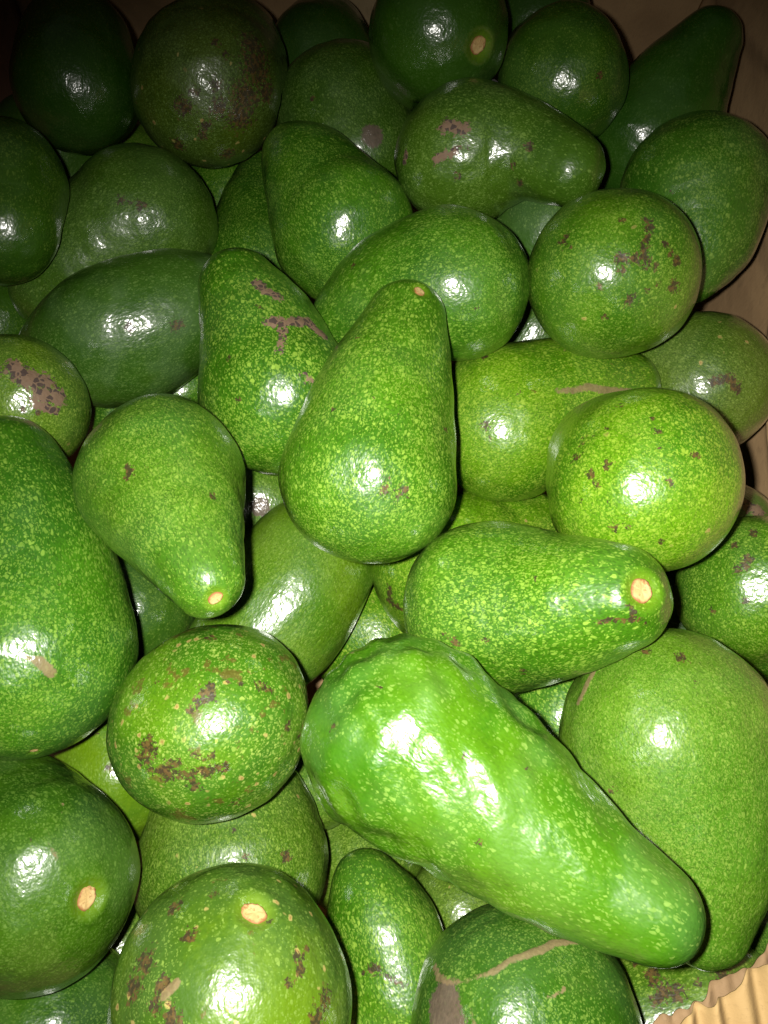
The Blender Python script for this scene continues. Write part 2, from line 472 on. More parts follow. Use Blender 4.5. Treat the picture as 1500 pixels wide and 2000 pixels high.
AVOCADOS = [
    ('largest long glossy avocado lying diagonally,its neck pointing to the torn cardboard','bumpy',[[0.0096,0.022,0.3162,0.0431],[0.0274,0.0096,0.3205,0.039],[0.0451,-0.003,0.3248,0.0347],[0.0623,-0.0161,0.3298,0.029],[0.0796,-0.0287,0.3353,0.0228],[0.0978,-0.0398,0.3413,0.0176]],[],[('speck',0.0015,[[-0.0194,0.0251,0.348]]),('speck',0.0013,[[-0.0019,0.0393,0.354]]),('speck',0.0015,[[-0.0133,0.0189,0.3526]]),('speck',0.0015,[[0.0522,0.01,0.3564]]),('speck',0.0012,[[0.0288,0.0144,0.3592]]),('speck',0.0012,[[0.0337,-0.0152,0.3554]]),('speck',0.0018,[[-0.01,-0.0158,0.3226]]),('speck',0.0027,[[-0.0106,-0.0159,0.319],[-0.0086,-0.0169,0.319],[-0.0064,-0.0179,0.3195],[-0.0042,-0.0189,0.3201],[-0.002,-0.0199,0.3206],[0.0002,-0.0209,0.3212],[0.0024,-0.0218,0.3217],[0.0046,-0.0228,0.3222],[0.0071,-0.0239,0.3227],[0.0096,-0.0251,0.3231],[0.0121,-0.0262,0.3236]]),('cork',0.0014,[[-0.0173,0.0533,0.3289],[-0.0157,0.0536,0.3312],[-0.0141,0.0541,0.3328],[-0.0125,0.0546,0.3339]])],1),
    ('dark brown-blotched avocado at the bottom edge with its tan stem scar facing up','russet2',[[-0.0597,-0.0757,0.2993,0.0486],[-0.0619,-0.0801,0.2921,0.0486],[-0.0641,-0.0845,0.2848,0.0486],[-0.0663,-0.0888,0.2776,0.0481],[-0.0684,-0.0932,0.2703,0.0465],[-0.0706,-0.0976,0.2631,0.0447]],[([-0.0484,-0.0404,0.3308],0.0051)],[('speck',0.0033,[[-0.0785,-0.04,0.3265]]),('speck',0.0034,[[-0.0773,-0.0626,0.3427]]),('speck',0.0032,[[-0.0803,-0.0689,0.3429]]),('speck',0.0039,[[-0.073,-0.0721,0.346]]),('speck',0.0025,[[-0.0318,-0.055,0.3333]]),('speck',0.0021,[[-0.0302,-0.0578,0.3335]]),('speck',0.0018,[[-0.0337,-0.0626,0.3383]]),('speck',0.0022,[[-0.0643,-0.0356,0.3264]]),('speck',0.0045,[[-0.091,-0.0649,0.3349]]),('speck',0.0038,[[-0.0206,-0.0696,0.3275]]),('speck',0.0041,[[-0.0238,-0.0751,0.3321]]),('speck',0.0017,[[-0.0285,-0.0527,0.3286]]),('speck',0.0029,[[-0.0705,-0.048,0.3378]]),('speck',0.0046,[[-0.0873,-0.0567,0.3346]]),('speck',0.0013,[[-0.0427,-0.0437,0.3318]]),('cork',0.0017,[[-0.0726,-0.0616,0.344],[-0.074,-0.0629,0.344],[-0.0754,-0.0642,0.3439],[-0.0768,-0.0656,0.3437]]),('speck',0.0019,[[-0.03,-0.0555,0.3321],[-0.0302,-0.057,0.3331],[-0.0303,-0.0585,0.334],[-0.0305,-0.06,0.3349]])],1),
    ('bright green pear-shaped avocado at the centre of the pile,neck pointing away','bright',[[-0.0086,0.1439,0.3033,0.0413],[-0.0048,0.161,0.304,0.0379],[-0.001,0.1781,0.3046,0.0343],[0.0029,0.1951,0.3054,0.03],[0.0069,0.2121,0.3064,0.0249],[0.0109,0.2291,0.3073,0.0197]],[([0.0183,0.2345,0.3248],0.0031)],[('speck',0.003,[[0.0004,0.1241,0.3384]]),('speck',0.003,[[0.008,0.1246,0.3358]]),('speck',0.002,[[0.0067,0.1209,0.3341]]),('speck',0.0015,[[-0.0228,0.163,0.3382]]),('speck',0.0019,[[-0.0113,0.2034,0.3306]]),('speck',0.0013,[[0.0063,0.161,0.3403]]),('speck',0.0013,[[-0.0054,0.1665,0.3414]]),('speck',0.0012,[[-0.0011,0.1468,0.3438]]),('speck',0.0016,[[0.0284,0.1604,0.3221]]),('speck',0.0022,[[0.0011,0.1281,0.3402],[0.0009,0.1262,0.3394],[0.0007,0.1244,0.3385],[0.0004,0.1225,0.3375]]),('speck',0.0022,[[0.0093,0.1271,0.3366],[0.008,0.1249,0.3361],[0.0066,0.1228,0.3354]])],1),
    ('very large elongated avocado cut off by the left edge of the picture','bright2',[[-0.1687,0.0652,0.2833,0.0493],[-0.1713,0.0832,0.2836,0.0467],[-0.1742,0.1012,0.284,0.0439],[-0.1787,0.1188,0.2845,0.04],[-0.1847,0.136,0.2852,0.0345],[-0.191,0.1532,0.286,0.0287]],[([-0.154,0.0191,0.2928],0.002)],[('cork',0.0023,[[-0.1443,0.0539,0.3246],[-0.1429,0.0524,0.3232],[-0.1415,0.0508,0.3217],[-0.1401,0.0493,0.3201]]),('cork',0.0014,[[-0.1479,0.0547,0.3267],[-0.1467,0.0543,0.326],[-0.1455,0.0539,0.3252],[-0.1443,0.0535,0.3245]]),('speck',0.0013,[[-0.1419,0.0881,0.3199]])],1),
    ('avocado with a round orange stem scar on its neck end,above the largest long one','bright',[[0.0516,0.0855,0.2806,0.0423],[0.0615,0.084,0.2895,0.0392],[0.0713,0.0826,0.2983,0.0361],[0.0809,0.0813,0.3075,0.0325],[0.09,0.0802,0.317,0.0278],[0.099,0.0792,0.3267,0.0229]],[([0.1038,0.0782,0.3491],0.0055)],[('speck',0.0023,[[0.0313,0.0643,0.3111]]),('speck',0.0017,[[0.0439,0.0637,0.318]]),('speck',0.0022,[[0.0597,0.0502,0.3106]]),('speck',0.0015,[[0.027,0.0674,0.3099]]),('speck',0.001,[[0.0633,0.0866,0.3345]]),('speck',0.0018,[[0.0173,0.0725,0.3016]]),('speck',0.0011,[[0.0857,0.0661,0.3414],[0.0866,0.0662,0.3418],[0.0875,0.0663,0.3423],[0.0885,0.0664,0.3428],[0.0894,0.0665,0.3432],[0.0903,0.0666,0.3437],[0.0912,0.0666,0.3442],[0.0921,0.0667,0.3446],[0.0931,0.0667,0.3449],[0.094,0.0666,0.3452],[0.095,0.0666,0.3454],[0.0959,0.0665,0.3455],[0.0969,0.0665,0.3457],[0.0979,0.0665,0.3457],[0.0989,0.0665,0.3458]]),('speck',0.0009,[[0.0963,0.0669,0.3458],[0.0971,0.0669,0.3459],[0.0979,0.0669,0.346],[0.0987,0.0669,0.346],[0.0995,0.0669,0.346],[0.1003,0.0669,0.346],[0.1012,0.0669,0.3459],[0.102,0.0669,0.3458],[0.1027,0.0666,0.3454],[0.1034,0.0662,0.3451],[0.1041,0.0659,0.3446],[0.1048,0.0656,0.3442],[0.1056,0.0653,0.3437]]),('speck',0.0016,[[0.0977,0.0716,0.3482],[0.0983,0.0703,0.3478],[0.0988,0.069,0.3472],[0.0995,0.0678,0.3465]])],1),
    ('round avocado covered in brown flecks and scratches,blossom end towards the viewer','russet',[[-0.0803,0.0337,0.2735,0.0455],[-0.0798,0.0379,0.2639,0.0428],[-0.0794,0.0421,0.2544,0.0399],[-0.079,0.0464,0.2448,0.0363],[-0.0785,0.0506,0.2352,0.0319],[-0.0781,0.0548,0.2256,0.0273]],[],[('speck',0.0031,[[-0.0754,0.0421,0.318]]),('speck',0.0026,[[-0.0726,0.0396,0.318]]),('speck',0.0022,[[-0.0781,0.0374,0.3188]]),('speck',0.0027,[[-0.0531,0.0443,0.3085]]),('speck',0.0022,[[-0.0506,0.0423,0.3069]]),('speck',0.0043,[[-0.0983,0.0196,0.3128]]),('speck',0.0048,[[-0.0905,0.0094,0.3106]]),('speck',0.0033,[[-0.0744,0.0094,0.3115]]),('speck',0.0031,[[-0.0781,0.0688,0.3024]]),('speck',0.0025,[[-0.0989,0.0482,0.3125]]),('speck',0.0021,[[-0.081,0.0346,0.319]]),('speck',0.0025,[[-0.0426,0.029,0.2986]]),('speck',0.003,[[-0.063,-0.0038,0.2926]]),('speck',0.0034,[[-0.0791,0.0034,0.3075]]),('speck',0.0024,[[-0.0858,0.0134,0.3139]]),('speck',0.0015,[[-0.0665,0.0468,0.3149]]),('speck',0.0015,[[-0.0613,0.0459,0.3131]]),('speck',0.0017,[[-0.0787,0.017,0.3158]]),('speck',0.0017,[[-0.0752,0.0154,0.3149]]),('speck',0.0019,[[-0.0935,0.0456,0.3154]]),('speck',0.0021,[[-0.0379,0.0253,0.2878]]),('speck',0.0015,[[-0.0484,0.0559,0.2972]]),('speck',0.0014,[[-0.0711,0.0164,0.3146]]),('speck',0.0034,[[-0.1009,0.0156,0.3098]]),('speck',0.0017,[[-0.076,0.0378,0.3187],[-0.0747,0.0389,0.3184],[-0.0734,0.04,0.3181],[-0.0721,0.0411,0.3177],[-0.0725,0.0425,0.3175],[-0.0728,0.044,0.3172],[-0.0732,0.0454,0.3169]]),('speck',0.0015,[[-0.0554,0.0475,0.3091],[-0.0543,0.0469,0.3085],[-0.0533,0.0462,0.308],[-0.0522,0.0456,0.3074],[-0.0512,0.0449,0.3067],[-0.0501,0.0443,0.306],[-0.0491,0.0436,0.3052],[-0.0486,0.0424,0.305],[-0.0481,0.0412,0.3048],[-0.0476,0.0399,0.3046],[-0.0471,0.0387,0.3043],[-0.0466,0.0375,0.3039],[-0.0461,0.0363,0.3035],[-0.0456,0.0351,0.303]]),('speck',0.0024,[[-0.0963,0.0105,0.3092],[-0.094,0.0101,0.3099],[-0.0917,0.0096,0.3104],[-0.0894,0.0092,0.3108],[-0.0872,0.0088,0.311],[-0.085,0.0084,0.3111],[-0.0831,0.0087,0.3114],[-0.0811,0.009,0.3117],[-0.0792,0.0093,0.3119],[-0.0773,0.0096,0.312],[-0.0754,0.0099,0.312],[-0.0735,0.0102,0.3119],[-0.0717,0.0105,0.3117],[-0.0698,0.0108,0.3115],[-0.068,0.0111,0.3111],[-0.0662,0.0115,0.3106]])],1),
    ('pear-shaped avocado with its neck and small stem scar pointing down,beside the elongated left one','pale2',[[-0.106,0.1437,0.3045,0.039],[-0.1,0.1317,0.311,0.0346],[-0.094,0.1197,0.3176,0.0302],[-0.0877,0.1081,0.3246,0.0257],[-0.0813,0.0969,0.332,0.0211],[-0.0749,0.0857,0.3396,0.0165]],[([-0.0671,0.0742,0.3485],0.0032)],[('speck',0.0027,[[-0.109,0.1323,0.3444]]),('speck',0.0022,[[-0.1088,0.1299,0.3445]]),('speck',0.0017,[[-0.0725,0.1207,0.3412]]),('speck',0.001,[[-0.101,0.1322,0.3458]])],1),
    ('dark green avocado at lower left with a round tan stem scar facing the viewer','deep4',[[-0.1597,-0.0351,0.2655,0.0475],[-0.1661,-0.0314,0.2612,0.0475],[-0.1724,-0.0277,0.2568,0.0475],[-0.1788,-0.0239,0.2525,0.047],[-0.1852,-0.0202,0.2482,0.0454],[-0.1915,-0.0165,0.2439,0.0437]],[([-0.1223,-0.0393,0.2944],0.0052)],[('cork',0.0014,[[-0.1389,-0.0038,0.2945],[-0.1382,-0.0051,0.2953],[-0.1376,-0.0063,0.2961],[-0.1369,-0.0076,0.2968],[-0.1363,-0.0089,0.2974]]),('cork',0.002,[[-0.1408,-0.0137,0.3034],[-0.1395,-0.0162,0.304],[-0.1382,-0.0186,0.3045],[-0.1371,-0.0202,0.3045],[-0.136,-0.0219,0.3044],[-0.1349,-0.0235,0.3043]]),('speck',0.0019,[[-0.1446,-0.0165,0.3065]]),('speck',0.0016,[[-0.1444,-0.0204,0.3079]])],1),
    ('avocado at the bottom edge with a tan corky line curving across its top','deep2',[[0.0605,-0.0948,0.2626,0.0504],[0.0628,-0.1024,0.2541,0.0473],[0.065,-0.11,0.2457,0.0442],[0.0672,-0.1176,0.2372,0.0402],[0.0694,-0.1252,0.2287,0.0353],[0.0716,-0.1328,0.2203,0.0302]],[],[('cork',0.0018,[[0.0212,-0.0677,0.2787],[0.0218,-0.069,0.2821],[0.0225,-0.0704,0.2849],[0.024,-0.0707,0.2876],[0.0255,-0.071,0.2899],[0.027,-0.0713,0.292],[0.0289,-0.0711,0.2939],[0.0308,-0.0709,0.2956],[0.0328,-0.0707,0.2971],[0.0344,-0.0701,0.2979],[0.0361,-0.0694,0.2987],[0.0377,-0.0688,0.2993],[0.0394,-0.0682,0.2998],[0.0411,-0.0676,0.3003],[0.0427,-0.067,0.3007],[0.0444,-0.0661,0.3008],[0.0461,-0.0652,0.3008],[0.0477,-0.0643,0.3007],[0.0494,-0.0634,0.3005],[0.0512,-0.0625,0.3002],[0.0527,-0.062,0.3001],[0.0543,-0.0615,0.2999],[0.0559,-0.0609,0.2997],[0.0576,-0.0604,0.2994],[0.0592,-0.0599,0.299],[0.0609,-0.0594,0.2985],[0.0625,-0.0589,0.298],[0.0642,-0.0584,0.2973],[0.066,-0.0578,0.2964],[0.0677,-0.0571,0.2953],[0.0695,-0.0565,0.2941],[0.0714,-0.0565,0.2935],[0.0733,-0.0565,0.2928],[0.0752,-0.0565,0.292],[0.0771,-0.0565,0.2909],[0.0792,-0.0566,0.2898],[0.0812,-0.0567,0.2884],[0.0833,-0.0568,0.2867]]),('cork',0.0015,[[0.0323,-0.0713,0.2971],[0.0327,-0.0723,0.2981],[0.0331,-0.0734,0.2991],[0.0334,-0.0745,0.3],[0.0338,-0.0756,0.3008],[0.0342,-0.0766,0.3016],[0.0345,-0.0779,0.3023],[0.0347,-0.0791,0.303],[0.035,-0.0804,0.3036],[0.0353,-0.0817,0.3042],[0.0356,-0.0829,0.3048]]),('cork',0.0008,[[0.0554,-0.0739,0.3082],[0.0561,-0.0738,0.3082],[0.0569,-0.0738,0.3083],[0.0576,-0.0737,0.3083],[0.0584,-0.0736,0.3083],[0.0592,-0.0736,0.3083],[0.0599,-0.0735,0.3083],[0.0607,-0.0735,0.3083],[0.0615,-0.0734,0.3083],[0.0622,-0.0734,0.3082],[0.063,-0.0733,0.3082],[0.0638,-0.0733,0.3081],[0.0646,-0.0733,0.308],[0.0653,-0.0732,0.3079],[0.066,-0.0729,0.3077],[0.0667,-0.0725,0.3074],[0.0674,-0.0722,0.3071],[0.0681,-0.0719,0.3069],[0.0688,-0.0715,0.3065],[0.0696,-0.0712,0.3062],[0.0703,-0.0708,0.3059]]),('disc',0.0094,[[0.0242,-0.0791,0.2938]]),('disc',0.0081,[[0.0262,-0.0844,0.298]])],1),
    ('brightest round yellow-green avocado with small dark specks,by the cardboard side','vivid',[[0.125,0.1433,0.2987,0.0454],[0.1233,0.1496,0.2905,0.0427],[0.1217,0.1559,0.2823,0.0398],[0.1201,0.1622,0.2741,0.0363],[0.1184,0.1684,0.2659,0.0318],[0.1168,0.1747,0.2577,0.0273]],[],[('speck',0.0023,[[0.0916,0.1362,0.3288]]),('speck',0.0023,[[0.098,0.1379,0.3349]]),('speck',0.0029,[[0.0891,0.1549,0.3241]]),('speck',0.0023,[[0.0936,0.1545,0.3297]]),('speck',0.0023,[[0.0987,0.1571,0.3331]]),('speck',0.002,[[0.119,0.1508,0.3431]]),('speck',0.0025,[[0.1019,0.1132,0.3236]]),('speck',0.0018,[[0.1066,0.1128,0.3269]]),('speck',0.0017,[[0.122,0.1273,0.3411]]),('speck',0.002,[[0.0943,0.1309,0.3299]]),('speck',0.0024,[[0.1067,0.1697,0.3309]]),('speck',0.0015,[[0.1181,0.1578,0.3412]]),('speck',0.002,[[0.1344,0.1393,0.343]]),('speck',0.0031,[[0.0865,0.1474,0.3226]]),('speck',0.0012,[[0.119,0.1421,0.3437]]),('speck',0.0015,[[0.0893,0.1258,0.3206]]),('speck',0.0013,[[0.0989,0.1226,0.3296]]),('speck',0.0018,[[0.1214,0.1056,0.3237]]),('speck',0.0016,[[0.089,0.1189,0.312]]),('speck',0.0013,[[0.1106,0.1502,0.3413]])],1),
    ('large matt pale green avocado,lower right,partly under the largest long one','pale',[[0.131,0.026,0.2777,0.049],[0.134,0.0109,0.2772,0.0443],[0.1369,-0.0043,0.2767,0.0395],[0.1387,-0.0196,0.2763,0.0338],[0.1386,-0.035,0.2761,0.0265],[0.1381,-0.0505,0.2759,0.0188]],[],[('cork',0.0017,[[0.0986,0.0585,0.2949],[0.0974,0.0569,0.2955],[0.0962,0.0553,0.2959],[0.0951,0.0538,0.2961],[0.094,0.0522,0.2962],[0.0929,0.0507,0.2961],[0.0919,0.0492,0.2959],[0.091,0.0477,0.2959],[0.0901,0.0461,0.2958],[0.0893,0.0445,0.2955],[0.0885,0.043,0.2952],[0.0877,0.0415,0.2947],[0.087,0.04,0.2941]]),('speck',0.0032,[[0.1278,0.0569,0.3157]]),('speck',0.0023,[[0.1148,0.0602,0.3089]]),('speck',0.0022,[[0.1302,0.0458,0.3226]]),('speck',0.0019,[[0.1411,0.0415,0.3231]]),('speck',0.0014,[[0.1391,0.0425,0.3231]]),('speck',0.0017,[[0.0962,0.0024,0.3029]])],1),
    ('speckled avocado with pinkish-brown cracked scars on its shoulder,left of the centre one','bright3',[[-0.0576,0.2084,0.2632,0.0435],[-0.0611,0.2212,0.2649,0.04],[-0.0647,0.234,0.2667,0.0365],[-0.0692,0.2463,0.2684,0.0324],[-0.0751,0.2582,0.2701,0.0274],[-0.0813,0.27,0.2719,0.0222]],[],[('scab',0.0032,[[-0.0664,0.2546,0.2996],[-0.0639,0.252,0.3001],[-0.0615,0.2494,0.3005],[-0.0588,0.248,0.3003],[-0.0561,0.2466,0.3]]),('scab',0.0035,[[-0.0574,0.2281,0.3042],[-0.0529,0.2285,0.3034],[-0.0485,0.2294,0.3021],[-0.0457,0.2307,0.3006],[-0.0428,0.2322,0.2988],[-0.04,0.2341,0.2964],[-0.0375,0.2319,0.2955],[-0.035,0.2298,0.2945],[-0.0326,0.2277,0.2934]]),('scab',0.0028,[[-0.0516,0.226,0.3037],[-0.0518,0.2222,0.3044],[-0.0519,0.2184,0.3052],[-0.0521,0.2147,0.3059],[-0.0523,0.2112,0.3063]]),('scab',0.0026,[[-0.041,0.199,0.3023],[-0.038,0.1971,0.3004]]),('speck',0.0021,[[-0.064,0.2379,0.303]]),('speck',0.0017,[[-0.0784,0.2096,0.3014]]),('speck',0.0017,[[-0.073,0.1881,0.2985]]),('speck',0.0018,[[-0.0563,0.2305,0.3036]])],1),
    ('oval glossy avocado directly behind the neck of the centre one','bright2',[[0.0385,0.271,0.2734,0.042],[0.0269,0.2722,0.2687,0.0399],[0.0153,0.2733,0.2639,0.0378],[0.004,0.2729,0.2591,0.0349],[-0.0071,0.27,0.2541,0.0298],[-0.018,0.2664,0.2491,0.0241]],[],[('speck',0.0015,[[0.0137,0.2897,0.3023]]),('speck',0.0019,[[-0.0168,0.2746,0.2872]]),('speck',0.0012,[[0.0478,0.2402,0.3004]])],1),
    ('round avocado with a cluster of dark brown spots,by the upper right cardboard','vivid2',[[0.1259,0.2724,0.2828,0.046],[0.1249,0.2776,0.2777,0.0432],[0.1239,0.2828,0.2726,0.0403],[0.1229,0.288,0.2675,0.0367],[0.122,0.2933,0.2624,0.0322],[0.121,0.2985,0.2573,0.0276]],[],[('speck',0.0037,[[0.1257,0.2526,0.3243]]),('speck',0.0026,[[0.1301,0.2538,0.3247]]),('speck',0.0034,[[0.1183,0.253,0.3238]]),('speck',0.0035,[[0.0929,0.2704,0.3148]]),('speck',0.0023,[[0.0947,0.265,0.3158]]),('speck',0.0026,[[0.1316,0.2722,0.3285]]),('speck',0.0023,[[0.1404,0.2612,0.325]]),('speck',0.0032,[[0.1471,0.2546,0.3195]]),('speck',0.002,[[0.1433,0.257,0.3225]]),('speck',0.0023,[[0.1351,0.2499,0.3219]]),('speck',0.0035,[[0.1245,0.2365,0.3116]]),('speck',0.0038,[[0.1473,0.2444,0.3124]]),('speck',0.002,[[0.1084,0.2439,0.3144]]),('speck',0.002,[[0.1298,0.2494,0.3225]]),('speck',0.002,[[0.1325,0.2524,0.3237]]),('speck',0.002,[[0.1324,0.2399,0.3147]]),('speck',0.002,[[0.1387,0.2434,0.3161]]),('speck',0.0021,[[0.113,0.2328,0.3024]]),('speck',0.0017,[[0.1189,0.2724,0.3283]]),('speck',0.0017,[[0.1186,0.2476,0.3209]]),('speck',0.0023,[[0.1326,0.2694,0.3282],[0.1319,0.2671,0.3281],[0.1313,0.265,0.3279],[0.1306,0.263,0.3276],[0.1301,0.261,0.3272],[0.1296,0.2591,0.3267],[0.1291,0.2573,0.3262],[0.1287,0.2555,0.3255],[0.1282,0.2537,0.3248]])],1),
    ('yellowish avocado at the left edge with a large cracked brown scar','russet3',[[-0.2061,0.2084,0.2506,0.0386],[-0.2109,0.2067,0.2433,0.0363],[-0.2156,0.2051,0.236,0.0338],[-0.2204,0.2034,0.2287,0.0308],[-0.2252,0.2017,0.2213,0.0271],[-0.2299,0.2,0.214,0.0232]],[],[('scab',0.0055,[[-0.1927,0.2113,0.2867],[-0.189,0.2086,0.2852],[-0.1854,0.2063,0.2831],[-0.18,0.2014,0.2782],[-0.1756,0.2022,0.2735]]),('scab',0.0049,[[-0.1856,0.2077,0.2833],[-0.1804,0.2083,0.2794]]),('scab',0.0027,[[-0.183,0.1952,0.2786],[-0.1813,0.1952,0.277],[-0.1796,0.1952,0.2754],[-0.1779,0.1954,0.2736],[-0.1763,0.1956,0.2716]]),('speck',0.0021,[[-0.1822,0.1919,0.2761]]),('speck',0.0018,[[-0.1885,0.1913,0.2804]])],1),
    ('waxy dull green avocado lying sideways,left of the one with pinkish scars','wax',[[-0.2002,0.2634,0.2102,0.0297],[-0.1832,0.2703,0.2109,0.0396],[-0.1663,0.2774,0.2117,0.0451],[-0.1496,0.2849,0.2125,0.0427],[-0.133,0.2926,0.2133,0.0376],[-0.1165,0.3005,0.2141,0.0276]],[],[('speck',0.0041,[[-0.1231,0.2664,0.2413]]),('speck',0.003,[[-0.1483,0.2592,0.2496]]),('speck',0.0041,[[-0.1877,0.24,0.2368]]),('speck',0.0023,[[-0.1485,0.2612,0.2507]])],1),
    ('spotted avocado cut off by the right edge,below the brightest round one','bright',[[0.2127,0.1128,0.2088,0.0428],[0.2171,0.1079,0.2015,0.0402],[0.2215,0.103,0.1942,0.0375],[0.2259,0.098,0.1869,0.0342],[0.2303,0.0931,0.1796,0.03],[0.2347,0.0881,0.1724,0.0257]],[],[('speck',0.0028,[[0.201,0.1359,0.243]]),('speck',0.0028,[[0.1938,0.1204,0.2465]]),('speck',0.0024,[[0.1926,0.1162,0.2465]]),('speck',0.0028,[[0.1885,0.1149,0.2441]]),('speck',0.0025,[[0.1898,0.1292,0.2411]]),('speck',0.0021,[[0.1909,0.0977,0.2424]]),('speck',0.0022,[[0.1785,0.0954,0.2277]])],1),
    ('avocado with a thin tan scratch line across it,right of the centre one','vivid',[[0.0729,0.2151,0.2155,0.0471],[0.0871,0.2213,0.2157,0.0428],[0.1013,0.2274,0.2159,0.0385],[0.1157,0.2324,0.2161,0.0339],[0.1308,0.2353,0.2161,0.0284],[0.1461,0.2374,0.216,0.0226]],[],[('cork',0.0023,[[0.0978,0.2148,0.2569],[0.1007,0.2153,0.2559],[0.1036,0.2158,0.2549],[0.1065,0.2164,0.2538],[0.1089,0.2173,0.2531],[0.1113,0.2183,0.2523],[0.1138,0.2193,0.2515],[0.1162,0.2202,0.2507],[0.1186,0.2202,0.2497],[0.1211,0.2202,0.2486],[0.1235,0.2202,0.2475],[0.126,0.2203,0.2463],[0.1288,0.2207,0.2451],[0.1316,0.2211,0.2438],[0.1345,0.2216,0.2425],[0.1374,0.222,0.2412],[0.1402,0.2225,0.2399],[0.1431,0.223,0.2385]]),('cork',0.0011,[[0.1451,0.2347,0.2409],[0.1465,0.2355,0.2403],[0.1478,0.2362,0.2398],[0.1492,0.2369,0.2392],[0.1506,0.2377,0.2386]]),('speck',0.0029,[[0.0561,0.1946,0.2544]]),('speck',0.0016,[[0.0595,0.1881,0.2517]]),('speck',0.0022,[[0.0747,0.2116,0.2624]]),('speck',0.0026,[[0.0571,0.2385,0.2532]])],1),
    ('avocado with a crooked neck bent to the right and reddish scuffs on its bulb','olive2',[[0.0493,0.3749,0.26,0.0421],[0.0623,0.3717,0.2651,0.0358],[0.0752,0.3681,0.2701,0.0299],[0.087,0.3622,0.2748,0.0259],[0.0976,0.3536,0.279,0.0232],[0.108,0.3446,0.2831,0.0208]],[],[('scab',0.0026,[[0.0302,0.348,0.2859],[0.0324,0.3482,0.2877],[0.0347,0.3486,0.2893]]),('scab',0.0023,[[0.0381,0.3482,0.2905],[0.0402,0.3487,0.2916],[0.0423,0.3493,0.2925]]),('scab',0.0041,[[0.0356,0.3618,0.2975],[0.0403,0.3601,0.2983],[0.045,0.3589,0.2986]]),('scab',0.0021,[[0.0137,0.3606,0.277],[0.0134,0.3593,0.2752],[0.0131,0.3582,0.2733]]),('speck',0.0026,[[0.0819,0.348,0.2966]]),('speck',0.0023,[[0.0797,0.3373,0.279]]),('speck',0.0027,[[0.0424,0.3396,0.2817]]),('speck',0.0016,[[0.0481,0.3504,0.2941]]),('speck',0.002,[[0.0736,0.3429,0.2863]])],1),
    ('smooth pear-shaped avocado with its narrow neck pointing up and left,behind the oval one','bright2',[[-0.0262,0.3416,0.2301,0.0451],[-0.0323,0.3532,0.2311,0.0412],[-0.0384,0.3649,0.2321,0.0373],[-0.0448,0.3763,0.2331,0.033],[-0.0519,0.3874,0.2341,0.0272],[-0.0597,0.3979,0.2351,0.0195]],[],[('speck',0.0014,[[-0.0045,0.3373,0.2694]])],1),
    ('dim avocado cut off by the left edge,in the upper half','deep',[[-0.2308,0.3478,0.2637,0.0383],[-0.2304,0.3425,0.2633,0.0377],[-0.2299,0.3373,0.2628,0.0371],[-0.2294,0.3321,0.2624,0.0365],[-0.229,0.3269,0.2619,0.0359],[-0.2285,0.3217,0.2615,0.0353]],[],[],1),
    ('olive green avocado,neck sloping down left,two small brown nicks on top','olive',[[-0.1667,0.3763,0.1972,0.0491],[-0.1795,0.3669,0.1956,0.0459],[-0.1923,0.3574,0.1939,0.0426],[-0.2047,0.3476,0.1923,0.0386],[-0.2164,0.3369,0.1906,0.0324],[-0.2279,0.326,0.1889,0.0251]],[],[('speck',0.0029,[[-0.1657,0.3563,0.242]]),('speck',0.0033,[[-0.154,0.3543,0.2392]]),('speck',0.0018,[[-0.1601,0.3549,0.2409]])],1),
    ('round dark avocado mottled with blackish blotches,at the top left of the pile','dirty',[[-0.1195,0.4549,0.2359,0.0513],[-0.1165,0.4657,0.2323,0.0481],[-0.1135,0.4764,0.2286,0.0449],[-0.1105,0.4872,0.2249,0.0409],[-0.1075,0.498,0.2212,0.0359],[-0.1045,0.5088,0.2175,0.0308]],[],[('speck',0.0058,[[-0.1258,0.4108,0.2614]]),('speck',0.0065,[[-0.1036,0.4124,0.2599]]),('speck',0.0043,[[-0.1047,0.42,0.2705]]),('speck',0.0036,[[-0.1181,0.4156,0.2689]]),('speck',0.0037,[[-0.114,0.4063,0.2514]]),('speck',0.0124,[[-0.0814,0.4391,0.2663]]),('speck',0.0102,[[-0.0881,0.4216,0.259]]),('speck',0.0028,[[-0.1043,0.4399,0.2826]]),('speck',0.0049,[[-0.1345,0.4058,0.2366]]),('speck',0.0028,[[-0.0985,0.4346,0.2781]]),('speck',0.0096,[[-0.0922,0.4144,0.2516]]),('speck',0.0033,[[-0.1173,0.4046,0.2458]]),('speck',0.0087,[[-0.0842,0.449,0.2726]]),('speck',0.0054,[[-0.1044,0.4068,0.2263]]),('speck',0.0074,[[-0.0764,0.4325,0.2524]])],1),
    ('dull mottled avocado resting against the brown cardboard,behind the brightest round one','mottled',[[0.2061,0.2538,0.1888,0.046],[0.2006,0.2582,0.1893,0.0425],[0.195,0.2626,0.1897,0.0391],[0.1895,0.267,0.1902,0.0356],[0.1839,0.2714,0.1906,0.0321],[0.1784,0.2759,0.1911,0.0286]],[],[('speck',0.0031,[[0.1972,0.2346,0.2297],[0.2,0.2349,0.2303],[0.2029,0.2352,0.2308],[0.2059,0.2356,0.2311],[0.2076,0.2338,0.2302],[0.2092,0.232,0.2293],[0.211,0.2304,0.2281]])],1),
    ('dark green avocado at the top edge with an orange stem scar facing the viewer','deep3',[[0.0345,0.4558,0.2771,0.0432],[0.0337,0.4605,0.271,0.0432],[0.0329,0.4652,0.2648,0.0432],[0.0321,0.4699,0.2587,0.0428],[0.0312,0.4746,0.2526,0.0413],[0.0304,0.4793,0.2464,0.0398]],[([0.0577,0.4243,0.2954],0.0058)],[],1),
